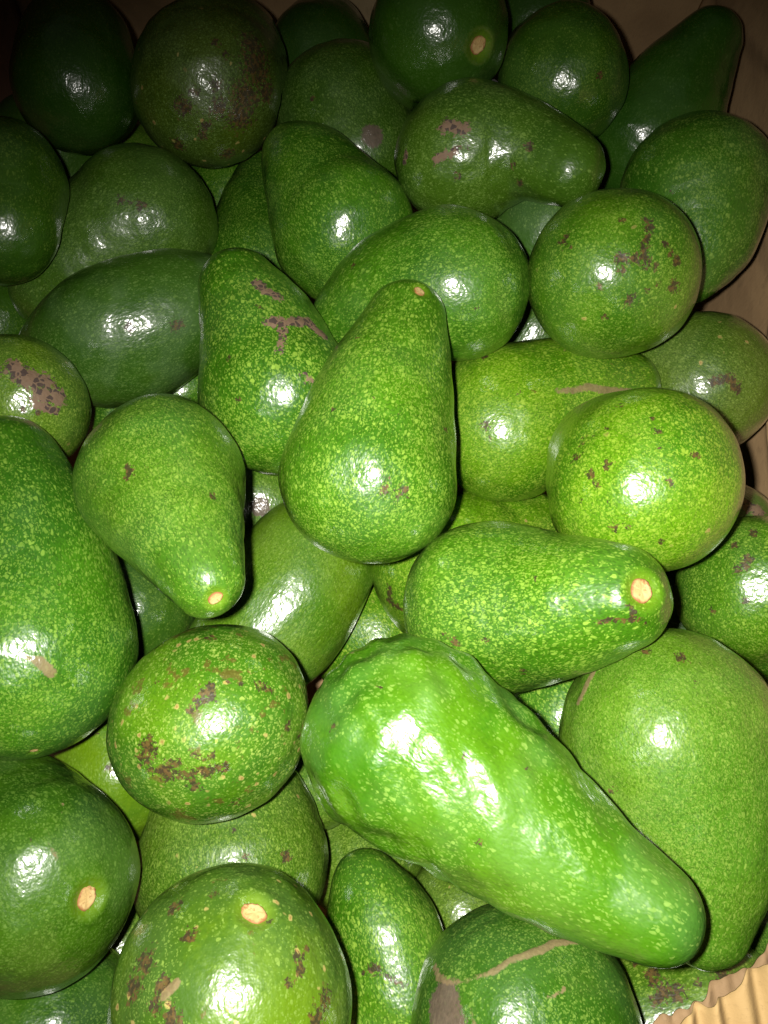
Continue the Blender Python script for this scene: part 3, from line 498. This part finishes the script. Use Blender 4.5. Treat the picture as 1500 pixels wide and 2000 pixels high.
    ('dark green avocado by the right cardboard side,behind the round one with brown spots','deep2',[[0.2042,0.3762,0.2288,0.0465],[0.2036,0.3631,0.2276,0.0426],[0.2029,0.3501,0.2264,0.0387],[0.2007,0.3373,0.2253,0.0335],[0.1964,0.3249,0.2243,0.0264],[0.1919,0.3126,0.2232,0.0189]],[],[('speck',0.0011,[[0.1754,0.3499,0.2567]])],1),
    ('dark round avocado between the crooked neck and the stem-scarred one at the top','deep',[[0.1214,0.4621,0.2341,0.045],[0.1196,0.4707,0.2286,0.0423],[0.1178,0.4792,0.223,0.0394],[0.1161,0.4878,0.2174,0.0359],[0.1143,0.4963,0.2118,0.0315],[0.1125,0.5048,0.2063,0.027]],[],[('speck',0.0029,[[0.1364,0.4336,0.2655]])],1),
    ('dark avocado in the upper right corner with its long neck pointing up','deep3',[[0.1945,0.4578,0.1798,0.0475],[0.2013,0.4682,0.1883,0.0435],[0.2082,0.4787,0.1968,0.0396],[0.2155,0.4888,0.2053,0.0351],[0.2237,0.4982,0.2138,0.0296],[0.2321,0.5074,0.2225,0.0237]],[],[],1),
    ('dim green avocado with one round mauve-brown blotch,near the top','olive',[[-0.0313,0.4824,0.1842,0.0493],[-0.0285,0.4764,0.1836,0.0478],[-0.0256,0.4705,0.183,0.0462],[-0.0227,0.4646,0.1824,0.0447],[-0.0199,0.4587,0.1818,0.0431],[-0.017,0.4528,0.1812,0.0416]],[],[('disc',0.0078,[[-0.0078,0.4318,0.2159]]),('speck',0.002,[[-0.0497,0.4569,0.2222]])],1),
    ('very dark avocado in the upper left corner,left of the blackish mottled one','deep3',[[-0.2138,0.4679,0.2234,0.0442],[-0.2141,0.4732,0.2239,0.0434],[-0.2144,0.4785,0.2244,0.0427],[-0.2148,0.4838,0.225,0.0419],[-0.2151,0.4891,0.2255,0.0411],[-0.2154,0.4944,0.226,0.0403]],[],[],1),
    ('mossy green avocado under the round brown-flecked one,behind the bottom stem scar','olive3',[[-0.0802,-0.0355,0.1945,0.0498],[-0.0808,-0.0307,0.1944,0.0481],[-0.0814,-0.0258,0.1944,0.0465],[-0.0819,-0.021,0.1943,0.0448],[-0.0825,-0.0162,0.1942,0.0432],[-0.0831,-0.0113,0.1941,0.0415]],[],[('speck',0.0031,[[-0.0479,-0.0274,0.2314]]),('speck',0.0019,[[-0.0665,-0.0268,0.2415]]),('speck',0.0017,[[-0.0737,-0.0145,0.2392]])],1),
    ('yellow-green avocado lying under the blossom end of the centre one','lime',[[-0.0479,0.138,0.1728,0.0403],[-0.054,0.1272,0.1721,0.042],[-0.0601,0.1165,0.1713,0.0436],[-0.0666,0.106,0.1706,0.0439],[-0.0737,0.0959,0.1699,0.0413],[-0.0809,0.0858,0.1693,0.038]],[],[('speck',0.0016,[[-0.071,0.1115,0.2143]])],1),
    ('slim tapering avocado wedged between the olive one and the smooth pear-shaped one','bright2',[[-0.0971,0.3808,0.1385,0.0435],[-0.0978,0.3976,0.1401,0.0388],[-0.0984,0.4143,0.1417,0.034],[-0.0988,0.431,0.1434,0.0284],[-0.0989,0.4477,0.1451,0.0215],[-0.0989,0.4645,0.1469,0.0144]],[],[],1),
    ('smooth bright avocado under the centre one,behind the orange stem-scarred one','vivid',[[0.0418,0.1352,0.1686,0.0501],[0.0508,0.1392,0.1656,0.0475],[0.0598,0.1433,0.1627,0.0448],[0.0688,0.1473,0.1597,0.0421],[0.0779,0.1513,0.1568,0.0394],[0.0869,0.1554,0.1538,0.0368]],[],[('speck',0.0027,[[0.0036,0.1162,0.195],[0.0034,0.1141,0.1931],[0.0032,0.112,0.1908],[0.003,0.1101,0.1882],[0.0053,0.1081,0.1899],[0.0076,0.1063,0.1912]]),('speck',0.0017,[[0.0105,0.1039,0.1923]])],1),
    ('upright speckled avocado at the bottom,between the brown-blotched and corky-lined ones','bright',[[0.0067,-0.0959,0.1976,0.0335],[0.004,-0.0861,0.1978,0.0328],[0.0012,-0.0763,0.1979,0.0321],[-0.0018,-0.0666,0.1981,0.0308],[-0.0051,-0.0571,0.1984,0.0262],[-0.0085,-0.0475,0.1987,0.0203]],[],[('speck',0.0025,[[-0.0068,-0.0774,0.229]]),('speck',0.0024,[[-0.0032,-0.0772,0.2297]]),('speck',0.0014,[[-0.011,-0.0791,0.2275]]),('speck',0.0016,[[0.0012,-0.0797,0.2302],[0.0024,-0.0803,0.2303],[0.0036,-0.0809,0.2303],[0.0048,-0.0815,0.2303],[0.006,-0.0821,0.2303],[0.0072,-0.0828,0.2302],[0.0084,-0.0834,0.2302],[0.0097,-0.084,0.23]])],1),
    ('lime green avocado showing between the elongated left one and the round brown-flecked one','lime2',[[-0.1572,0.0132,0.1643,0.0404],[-0.1583,0.0196,0.1647,0.039],[-0.1595,0.026,0.1651,0.0377],[-0.1607,0.0324,0.1655,0.0363],[-0.1618,0.0388,0.1658,0.0349],[-0.163,0.0452,0.1662,0.0335]],[],[('speck',0.0028,[[-0.148,0.0149,0.2037]]),('speck',0.0025,[[-0.159,0.0337,0.202]])],1),
    ('avocado with dark brown blotches at lower right,partly covered by torn cardboard','russet3',[[0.1586,-0.1048,0.1981,0.0435],[0.1524,-0.1052,0.1981,0.0414],[0.1463,-0.1057,0.1981,0.0394],[0.1401,-0.1061,0.1981,0.0373],[0.1339,-0.1066,0.1981,0.0353],[0.1277,-0.107,0.1981,0.0332]],[],[('speck',0.0039,[[0.1292,-0.0805,0.2232]]),('speck',0.0049,[[0.1316,-0.0863,0.2291]]),('speck',0.0043,[[0.1377,-0.0868,0.2322]]),('speck',0.0035,[[0.1286,-0.0898,0.2297]]),('speck',0.0021,[[0.1467,-0.0823,0.2334]]),('speck',0.0048,[[0.1599,-0.0792,0.2332]]),('speck',0.0024,[[0.1571,-0.0773,0.2318]]),('speck',0.0019,[[0.1317,-0.0776,0.2215]]),('speck',0.002,[[0.123,-0.0779,0.2157]]),('speck',0.0022,[[0.1664,-0.0718,0.2254]])],1),
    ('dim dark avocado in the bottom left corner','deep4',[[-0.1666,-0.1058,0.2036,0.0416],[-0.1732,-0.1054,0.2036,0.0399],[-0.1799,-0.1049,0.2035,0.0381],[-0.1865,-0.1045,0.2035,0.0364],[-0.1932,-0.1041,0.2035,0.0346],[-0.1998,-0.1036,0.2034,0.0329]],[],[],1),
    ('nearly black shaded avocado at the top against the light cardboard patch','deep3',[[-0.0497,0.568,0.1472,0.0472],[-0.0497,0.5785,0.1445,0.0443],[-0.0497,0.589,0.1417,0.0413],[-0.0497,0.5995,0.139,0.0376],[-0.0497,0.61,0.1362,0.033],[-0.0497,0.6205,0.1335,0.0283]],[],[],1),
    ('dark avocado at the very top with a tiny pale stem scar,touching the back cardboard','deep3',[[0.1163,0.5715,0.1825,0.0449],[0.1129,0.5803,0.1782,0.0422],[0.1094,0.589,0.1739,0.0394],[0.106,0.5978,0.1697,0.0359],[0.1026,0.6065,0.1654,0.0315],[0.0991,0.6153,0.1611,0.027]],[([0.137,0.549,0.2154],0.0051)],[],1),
    ('shaded avocado glimpsed below the very dark one in the upper left corner','wax',[[-0.2609,0.4749,0.1436,0.0501],[-0.2578,0.4809,0.1442,0.0469],[-0.2546,0.487,0.1447,0.0437],[-0.2515,0.493,0.1453,0.0404],[-0.2484,0.4991,0.1459,0.0372],[-0.2453,0.5052,0.1465,0.0339]],[],[],0),
    ('dim yellowish avocado glimpsed below the blackish mottled one','lime',[[-0.2285,0.5267,0.0637,0.0517],[-0.2293,0.532,0.0642,0.0488],[-0.2302,0.5373,0.0647,0.0459],[-0.231,0.5426,0.0652,0.043],[-0.2319,0.5478,0.0656,0.0401],[-0.2327,0.5531,0.0661,0.0372]],[],[],0),
    ('green sliver of avocado under the blackish mottled one,beside the slim tapering one','bright2',[[-0.1314,0.4773,0.0993,0.0431],[-0.1329,0.4827,0.0998,0.0406],[-0.1345,0.4881,0.1003,0.0382],[-0.136,0.4935,0.1008,0.0358],[-0.1376,0.4989,0.1013,0.0333],[-0.1391,0.5043,0.1018,0.0309]],[],[],0),
    ('avocado glimpsed in the gap above the one with its neck pointing down','bright2',[[-0.1502,0.2847,0.1274,0.0421],[-0.1586,0.2811,0.1272,0.0407],[-0.1669,0.2775,0.1269,0.0394],[-0.1753,0.2739,0.1266,0.0381],[-0.1836,0.2703,0.1264,0.0367],[-0.192,0.2667,0.1261,0.0354]],[],[],0),
    ('avocado glimpsed between the centre one and the downward-necked one,with a brown scab','pale2',[[-0.0865,0.1948,0.1227,0.0403],[-0.0849,0.19,0.1223,0.0382],[-0.0833,0.1852,0.1219,0.036],[-0.0817,0.1804,0.1215,0.0339],[-0.0801,0.1757,0.1211,0.0317],[-0.0785,0.1709,0.1207,0.0296]],[],[('disc',0.0067,[[-0.0815,0.1798,0.1598]])],0),
    ('avocado glimpsed in a small triangular gap just above the largest long one','vivid',[[-0.0072,0.1081,0.0915,0.0469],[-0.0029,0.1039,0.0912,0.0443],[0.0014,0.0996,0.0908,0.0416],[0.0057,0.0954,0.0905,0.039],[0.01,0.0911,0.0902,0.0363],[0.0143,0.0868,0.0899,0.0336]],[],[],0),
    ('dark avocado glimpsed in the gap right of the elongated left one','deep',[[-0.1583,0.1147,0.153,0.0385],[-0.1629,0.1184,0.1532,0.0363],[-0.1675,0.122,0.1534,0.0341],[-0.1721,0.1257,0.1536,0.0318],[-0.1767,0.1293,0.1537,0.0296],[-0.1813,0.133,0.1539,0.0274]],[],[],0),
    ('yellowish avocado glimpsed just above the round brown-flecked one','lime2',[[-0.1557,0.1063,0.0818,0.0344],[-0.154,0.1027,0.0816,0.0327],[-0.1523,0.099,0.0814,0.031],[-0.1506,0.0954,0.0812,0.0293],[-0.1488,0.0918,0.081,0.0275],[-0.1471,0.0882,0.0809,0.0258]],[],[('speck',0.0039,[[-0.1499,0.1143,0.1147]])],0),
    ('small patch of avocado between the round brown-flecked one and the largest long one','pale2',[[-0.0397,0.0093,0.1451,0.0279],[-0.0408,0.0147,0.1409,0.0269],[-0.0419,0.02,0.1367,0.0259],[-0.043,0.0254,0.1326,0.0249],[-0.0441,0.0308,0.1284,0.0239],[-0.0452,0.0362,0.1242,0.0229]],[],[],0),
    ('mossy speckled avocado glimpsed left of the largest one,above the upright bottom one','olive3',[[-0.0179,-0.0334,0.1028,0.0375],[-0.0143,-0.0317,0.1055,0.0357],[-0.0108,-0.0301,0.1083,0.034],[-0.0072,-0.0284,0.111,0.0323],[-0.0036,-0.0268,0.1138,0.0305],[0.0,-0.0251,0.1165,0.0288]],[],[],0),
    ('avocado glimpsed under the lower side of the largest long one,above the corky-lined one','olive3',[[0.0499,-0.0688,0.1146,0.0368],[0.0543,-0.0671,0.1146,0.0347],[0.0588,-0.0654,0.1147,0.0325],[0.0632,-0.0637,0.1147,0.0303],[0.0677,-0.062,0.1147,0.0282],[0.0721,-0.0602,0.1148,0.026]],[],[],0),
    ('avocado glimpsed between the orange stem-scarred one and the matt pale one','bright',[[0.1049,0.0426,0.1948,0.0408],[0.102,0.0466,0.195,0.0381],[0.099,0.0505,0.1952,0.0354],[0.0961,0.0545,0.1954,0.0327],[0.0931,0.0584,0.1955,0.03],[0.0902,0.0624,0.1957,0.0273]],[],[],0),
    ('greyish avocado with a brown scar glimpsed beside the cardboard at the right edge','wax',[[0.2237,0.1627,0.1526,0.0343],[0.2216,0.1659,0.1528,0.0329],[0.2196,0.169,0.153,0.0314],[0.2176,0.1721,0.1532,0.03],[0.2155,0.1753,0.1534,0.0286],[0.2135,0.1784,0.1536,0.0271]],[],[('scab',0.0045,[[0.2268,0.1707,0.1858],[0.2322,0.1674,0.1855]])],0),
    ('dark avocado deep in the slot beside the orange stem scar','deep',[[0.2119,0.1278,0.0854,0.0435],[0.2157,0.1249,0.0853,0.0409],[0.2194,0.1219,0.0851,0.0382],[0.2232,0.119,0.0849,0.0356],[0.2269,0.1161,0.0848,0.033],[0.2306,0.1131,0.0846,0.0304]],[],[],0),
    ('avocado cut off by the right edge,above the torn cardboard','pale2',[[0.2139,-0.0486,0.1748,0.0399],[0.2128,-0.0434,0.1751,0.0379],[0.2117,-0.0382,0.1753,0.036],[0.2105,-0.0329,0.1756,0.0341],[0.2094,-0.0277,0.1758,0.0322],[0.2083,-0.0225,0.176,0.0302]],[],[],0),
    ('small patch of avocado between the two stem-scarred ones at the bottom left','olive3',[[-0.1551,-0.0835,0.1281,0.0391],[-0.1581,-0.0862,0.1281,0.0369],[-0.1611,-0.0888,0.128,0.0347],[-0.1641,-0.0915,0.128,0.0325],[-0.1671,-0.0942,0.1279,0.0303],[-0.1701,-0.0969,0.1279,0.0281]],[],[],0),
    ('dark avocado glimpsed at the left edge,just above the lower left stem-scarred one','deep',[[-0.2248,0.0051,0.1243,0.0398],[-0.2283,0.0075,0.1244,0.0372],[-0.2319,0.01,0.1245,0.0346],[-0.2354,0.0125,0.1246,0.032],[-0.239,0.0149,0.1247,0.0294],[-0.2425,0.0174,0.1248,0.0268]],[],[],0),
    ('avocado glimpsed under the crooked neck,left of the round spotted one','wax',[[0.1099,0.3547,0.2063,0.0426],[0.1081,0.3597,0.2067,0.0398],[0.1063,0.3648,0.2072,0.0371],[0.1044,0.3698,0.2076,0.0343],[0.1026,0.3749,0.208,0.0316],[0.1007,0.38,0.2085,0.0288]],[],[],0),
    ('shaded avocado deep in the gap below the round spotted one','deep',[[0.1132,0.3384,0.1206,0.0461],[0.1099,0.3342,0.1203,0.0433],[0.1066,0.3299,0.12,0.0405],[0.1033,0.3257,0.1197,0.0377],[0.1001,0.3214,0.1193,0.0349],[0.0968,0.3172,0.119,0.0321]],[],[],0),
    ('tiny patch of avocado showing between the crooked one and the mauve-blotched one','olive2',[[0.0273,0.5248,0.1343,0.0399],[0.0295,0.5292,0.1347,0.0383],[0.0316,0.5336,0.1351,0.0366],[0.0338,0.5381,0.1355,0.035],[0.0359,0.5425,0.1359,0.0334],[0.0381,0.5469,0.1363,0.0317]],[],[],0),
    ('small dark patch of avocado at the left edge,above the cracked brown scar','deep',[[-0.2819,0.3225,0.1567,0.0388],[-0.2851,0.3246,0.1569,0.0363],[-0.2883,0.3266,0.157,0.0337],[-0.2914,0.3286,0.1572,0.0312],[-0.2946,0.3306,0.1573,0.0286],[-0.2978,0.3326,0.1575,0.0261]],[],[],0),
]



def hermite(s, y, si):
    m = np.zeros_like(y)
    dl = (np.diff(y, axis=0).T / np.diff(s)).T
    m[0], m[-1] = dl[0], dl[-1]
    m[1:-1] = (dl[:-1] + dl[1:]) / 2
    k = np.clip(np.searchsorted(s, si) - 1, 0, len(s) - 2)
    h = (s[1:] - s[:-1])[k][:, None]
    t = ((si - s[k]) / h[:, 0])[:, None]
    return (2*t**3-3*t**2+1)*y[k] + (t**3-2*t**2+t)*h*m[k] + (-2*t**3+3*t**2)*y[k+1] + (t**3-t**2)*h*m[k+1]


def fruit_mesh(ctrl, rings, seg, seed, lump, bumpy):
    C = np.array(ctrl)
    s = np.r_[0, np.cumsum(np.linalg.norm(np.diff(C[:, :3], axis=0), axis=1))]
    si = np.linspace(0, s[-1], 160)
    A = hermite(s, C, si)
    axis, rad = A[:, :3], A[:, 3]
    # profile of the swept spheres
    x = np.linspace(si[0] - rad[0], si[-1] + rad[-1], 3000)
    x = np.clip(np.maximum(x, (si - rad).min()), None, (si + rad).max())
    q = rad[None] ** 2 - (x[:, None] - si[None]) ** 2
    r = np.sqrt(np.maximum(q.max(1), 0))
    arc = np.r_[0, np.cumsum(np.hypot(np.diff(x), np.diff(r)))]
    a = np.linspace(0, arc[-1], rings + 1)
    xr, rr = np.interp(a, arc, x), np.interp(a, arc, r)
    rr[0] = rr[-1] = 0
    # axis frame by parallel transport
    tan = np.gradient(axis, si, axis=0)
    tan /= np.linalg.norm(tan, axis=1)[:, None]
    up = np.array([0.31, .23, .92])
    n1 = np.cross(tan[0], up)
    n1 /= np.linalg.norm(n1)
    fr = []
    for t in tan:
        n1 = n1 - t * (n1 @ t)
        n1 /= np.linalg.norm(n1)
        fr.append((n1.copy(), np.cross(t, n1)))
    F1 = np.array([f[0] for f in fr])
    F2 = np.array([f[1] for f in fr])
    ix = lambda arr: np.stack([np.interp(xr, si, arr[:, k]) for k in range(3)], 1)
    cen = ix(axis)
    over = np.where(xr < si[0], xr - si[0], np.where(xr > si[-1], xr - si[-1], 0))
    tt = ix(tan)
    cen = cen + tt * over[:, None]
    e1, e2 = ix(F1), ix(F2)
    ph = np.linspace(0, 2 * np.pi, seg, endpoint=False)
    cp, sp = np.cos(ph), np.sin(ph)
    rest = np.stack([np.repeat(xr[:, None], seg, 1), rr[:, None] * cp, rr[:, None] * sp], -1)
    # uneven growth: broad lumps, and wrinkles on a few
    rg = np.random.default_rng(seed)
    disp = np.zeros(rest.shape[:2])
    for k in range(9):
        kv = rg.normal(size=3)
        kv *= 2 * np.pi / rg.uniform(.045, .11) / np.linalg.norm(kv)
        disp += rg.uniform(.3, 1) * np.sin(rest @ kv + rg.uniform(0, 6.3))
    disp *= lump / 3.2
    fine = np.zeros_like(disp)
    for k in range(14):
        kv = rg.normal(size=3)
        kv *= 2 * np.pi / rg.uniform(.011, .026) / np.linalg.norm(kv)
        fine += np.sin(rest @ kv + rg.uniform(0, 6.3))
    disp += fine * (.00007 + bumpy * np.clip(1.25 - 1.4 * (xr - xr[0]) / (xr[-1] - xr[0]), 0, 1)[:, None])
    ell = 1 + rg.uniform(-.035, .035) * np.cos(2 * ph + rg.uniform(0, 6.3))
    dirv = e1[:, None] * cp[:, None] + e2[:, None] * sp[:, None]
    # outward direction leans along the axis near the ends
    lean = np.clip(over / np.maximum(np.hypot(rr, over), 1e-6), -1, 1)
    outv = dirv * np.sqrt(1 - lean ** 2)[:, None, None] + tt[:, None] * lean[:, None, None]
    pos = cen[:, None] + dirv * (rr[:, None] * ell[None])[..., None] + outv * disp[..., None]
    along = np.repeat(((xr - xr[0]) / (xr[-1] - xr[0]))[:, None], seg, 1)
    # collapse the two poles to single points
    V = [pos[0].mean(0)[None]] + [pos[i] for i in range(1, rings)] + [pos[-1].mean(0)[None]]
    R = [rest[0, :1]] + [rest[i] for i in range(1, rings)] + [rest[-1, :1]]
    L = [along[0, :1]] + [along[i] for i in range(1, rings)] + [along[-1, :1]]
    O = [(-tt[0])[None]] + [outv[i] for i in range(1, rings)] + [tt[-1][None]]
    V, R, L, O = np.concatenate(V), np.concatenate(R), np.concatenate(L), np.concatenate(O)
    j = np.arange(seg)
    jn = (j + 1) % seg
    quads = []
    for i in range(rings - 2):
        a0, b0 = 1 + i * seg, 1 + (i + 1) * seg
        quads.append(np.stack([a0 + j, b0 + j, b0 + jn, a0 + jn], 1))
    quads = np.concatenate(quads)[:, ::-1]
    last = len(V) - 1
    t0 = np.stack([np.zeros(seg, int), 1 + j, 1 + jn], 1)[:, ::-1]
    b0 = 1 + (rings - 2) * seg
    t1 = np.stack([np.full(seg, last), b0 + jn, b0 + j], 1)[:, ::-1]
    return V, R, L, O, quads, np.concatenate([t0, t1])


def value_noise(p, rg):
    """smooth 3D value noise for an (n, 3) array, mean .5"""
    tab = rg.random(4096)
    i = np.floor(p).astype(np.int64)
    f = p - i
    f = f * f * (3 - 2 * f)
    v = 0
    for dx in (0, 1):
        for dy in (0, 1):
            for dz in (0, 1):
                hsh = ((i[:, 0] + dx) * 73856093 ^ (i[:, 1] + dy) * 19349663 ^ (i[:, 2] + dz) * 83492791) & 4095
                w = (f[:, 0] if dx else 1 - f[:, 0]) * (f[:, 1] if dy else 1 - f[:, 1]) * (f[:, 2] if dz else 1 - f[:, 2])
                v = v + w * tab[hsh]
    return v


def clouds(p, scale, octaves, rg):
    v, a, tot = 0, 1.0, 0
    for k in range(octaves):
        v = v + a * value_noise(p * scale * 2 ** k + 7.3 * k, rg)
        tot += a
        a *= .55
    return np.clip(.5 + (v / tot - .5) * 1.35, 0, 1)


def near(V, pts, rad):
    m = np.zeros(len(V))
    for p in pts:
        dd = np.linalg.norm(V - np.array(p), axis=1)
        m = np.maximum(m, np.clip(1 - dd / (2 * rad), 0, 1))
    return m


STEM = stem_mat()


def stem_scar(parent, loc, nrm, rad, seed):
    """corky disc left where the stalk broke off"""
    rnd = random.Random(seed)
    seg, rg = 28, (0, .35, .65, .86, .97, 1.0, .97)
    hz = (.05, .06, .03, .06, .02, -.14, -.5)
    wob = [1 + .05 * math.sin(2 * 6.283 * k / seg + seed) + .03 * math.sin(5 * 6.283 * k / seg + 2 * seed) for k in range(seg)]
    vs, fs, ed = [(0, 0, rad * hz[0])], [], [0.0]
    for q in range(1, len(rg)):
        for k in range(seg):
            a = 6.283185 * k / seg
            vs.append((rg[q] * rad * wob[k] * math.cos(a), rg[q] * rad * .84 * wob[k] * math.sin(a), rad * (hz[q] + rnd.uniform(-.05, .05))))
            ed.append(rg[q])
    for k in range(seg):
        fs.append((0, 1 + k, 1 + (k + 1) % seg))
        for q in range(len(rg) - 2):
            a = 1 + q * seg
            fs.append((a + k, a + seg + k, a + seg + (k + 1) % seg, a + (k + 1) % seg))
    o = mesh_obj('stem_scar', vs, fs, STEM, parent)
    at = o.data.attributes.new('edge', 'FLOAT', 'POINT')
    at.data.foreach_set('value', ed)
    q = Vector(nrm).to_track_quat('Z', 'Y')
    o.rotation_mode = 'QUATERNION'
    o.rotation_quaternion = q
    o.location = Vector(loc) + Vector(nrm) * (rad * .10)
    return o


for idx, (label, skin, ctrl, stems, marks, big) in enumerate(AVOCADOS):
    rings, seg = (100, 124) if big else (60, 76)
    V, R, L, O, quads, tris = fruit_mesh(ctrl, rings, seg, idx + 11, .0017 if skin != 'bumpy' else .0012, .00025 if skin == 'bumpy' else 0)
    base = np.array([*V[:, :2].mean(0), V[:, 2].min()])
    rg = np.random.default_rng(900 + idx)
    shift = rg.uniform(-.4, .4, 3)
    tones = np.stack([clouds(R, 30, 3, rg), clouds(R, 55, 2, rg), clouds(R, 38, 4, rg)], 1)
    # flecks are round on the bulb and drawn out along the neck
    F = R + shift
    F[:, 0] = R[:, 0] * (.78 - .16 * np.clip((L - .1) / .85, 0, 1)) + shift[0]
    R = R + shift
    at = {k: np.zeros(len(V)) for k in ('speck', 'scab', 'cork', 'disc', 'ring')}
    for kind, rad, pts in marks:
        at[kind] = np.maximum(at[kind], near(V, pts, rad))
    V = V + O * (.0005 * np.clip(at['cork'] * 2.2 - .6, 0, 1) - .0003 * np.clip(at['speck'] * 2 - 1, 0, 1) + .0004 * np.clip(at['scab'] * 2.2 - .7, 0, 1))[:, None]
    spots = []
    for p, rad in stems:
        dd = np.linalg.norm(V - np.array(p), axis=1)
        k = int(dd.argmin())
        dd = np.linalg.norm(V - V[k], axis=1)
        nrm = O[dd < rad * 1.5].mean(0)
        nrm /= np.linalg.norm(nrm)
        at['ring'] = np.maximum(at['ring'], np.clip(1.15 - np.maximum(dd - rad * .9, 0) / (rad * .9), 0, 1))
        V = V - nrm * (rad * .46 * np.exp(-(dd / (rad * 1.25)) ** 4))[:, None] + nrm * (rad * .10 * np.exp(-((dd - rad * 1.8) / (rad * .5)) ** 2))[:, None]
        spots.append((V[k] - base, nrm, rad))
    V = V - base
    me = bpy.data.meshes.new('avocado')
    nq, nt = len(quads), len(tris)
    me.vertices.add(len(V))
    me.vertices.foreach_set('co', V.astype(np.float32).ravel())
    me.loops.add(nq * 4 + nt * 3)
    me.loops.foreach_set('vertex_index', np.concatenate([quads.ravel(), tris.ravel()]).astype(np.int32))
    me.polygons.add(nq + nt)
    me.polygons.foreach_set('loop_start', np.concatenate([np.arange(nq) * 4, nq * 4 + np.arange(nt) * 3]).astype(np.int32))
    me.update(calc_edges=True)
    me.shade_smooth()
    me.attributes.new('rest', 'FLOAT_VECTOR', 'POINT').data.foreach_set('vector', R.astype(np.float32).ravel())
    me.attributes.new('along', 'FLOAT', 'POINT').data.foreach_set('value', L.astype(np.float32))
    for k, v in at.items():
        me.attributes.new(k, 'FLOAT', 'POINT').data.foreach_set('value', v.astype(np.float32))
    me.attributes.new('fleck_space', 'FLOAT_VECTOR', 'POINT').data.foreach_set('vector', F.astype(np.float32).ravel())
    me.attributes.new('tones', 'FLOAT_VECTOR', 'POINT').data.foreach_set('vector', tones.astype(np.float32).ravel())
    me.materials.append(skin_mat(skin, idx + 1, {k for k, v in at.items() if v.max() > 0}))
    ob = bpy.data.objects.new('avocado', me)
    COL.objects.link(ob)
    ob.location = base
    ob['label'] = label
    ob['category'] = 'avocado'
    ob['group'] = 'avocados piled in the cardboard box'
    for p, nrm, rad in spots:
        stem_scar(ob, p, nrm, rad, idx + 1)
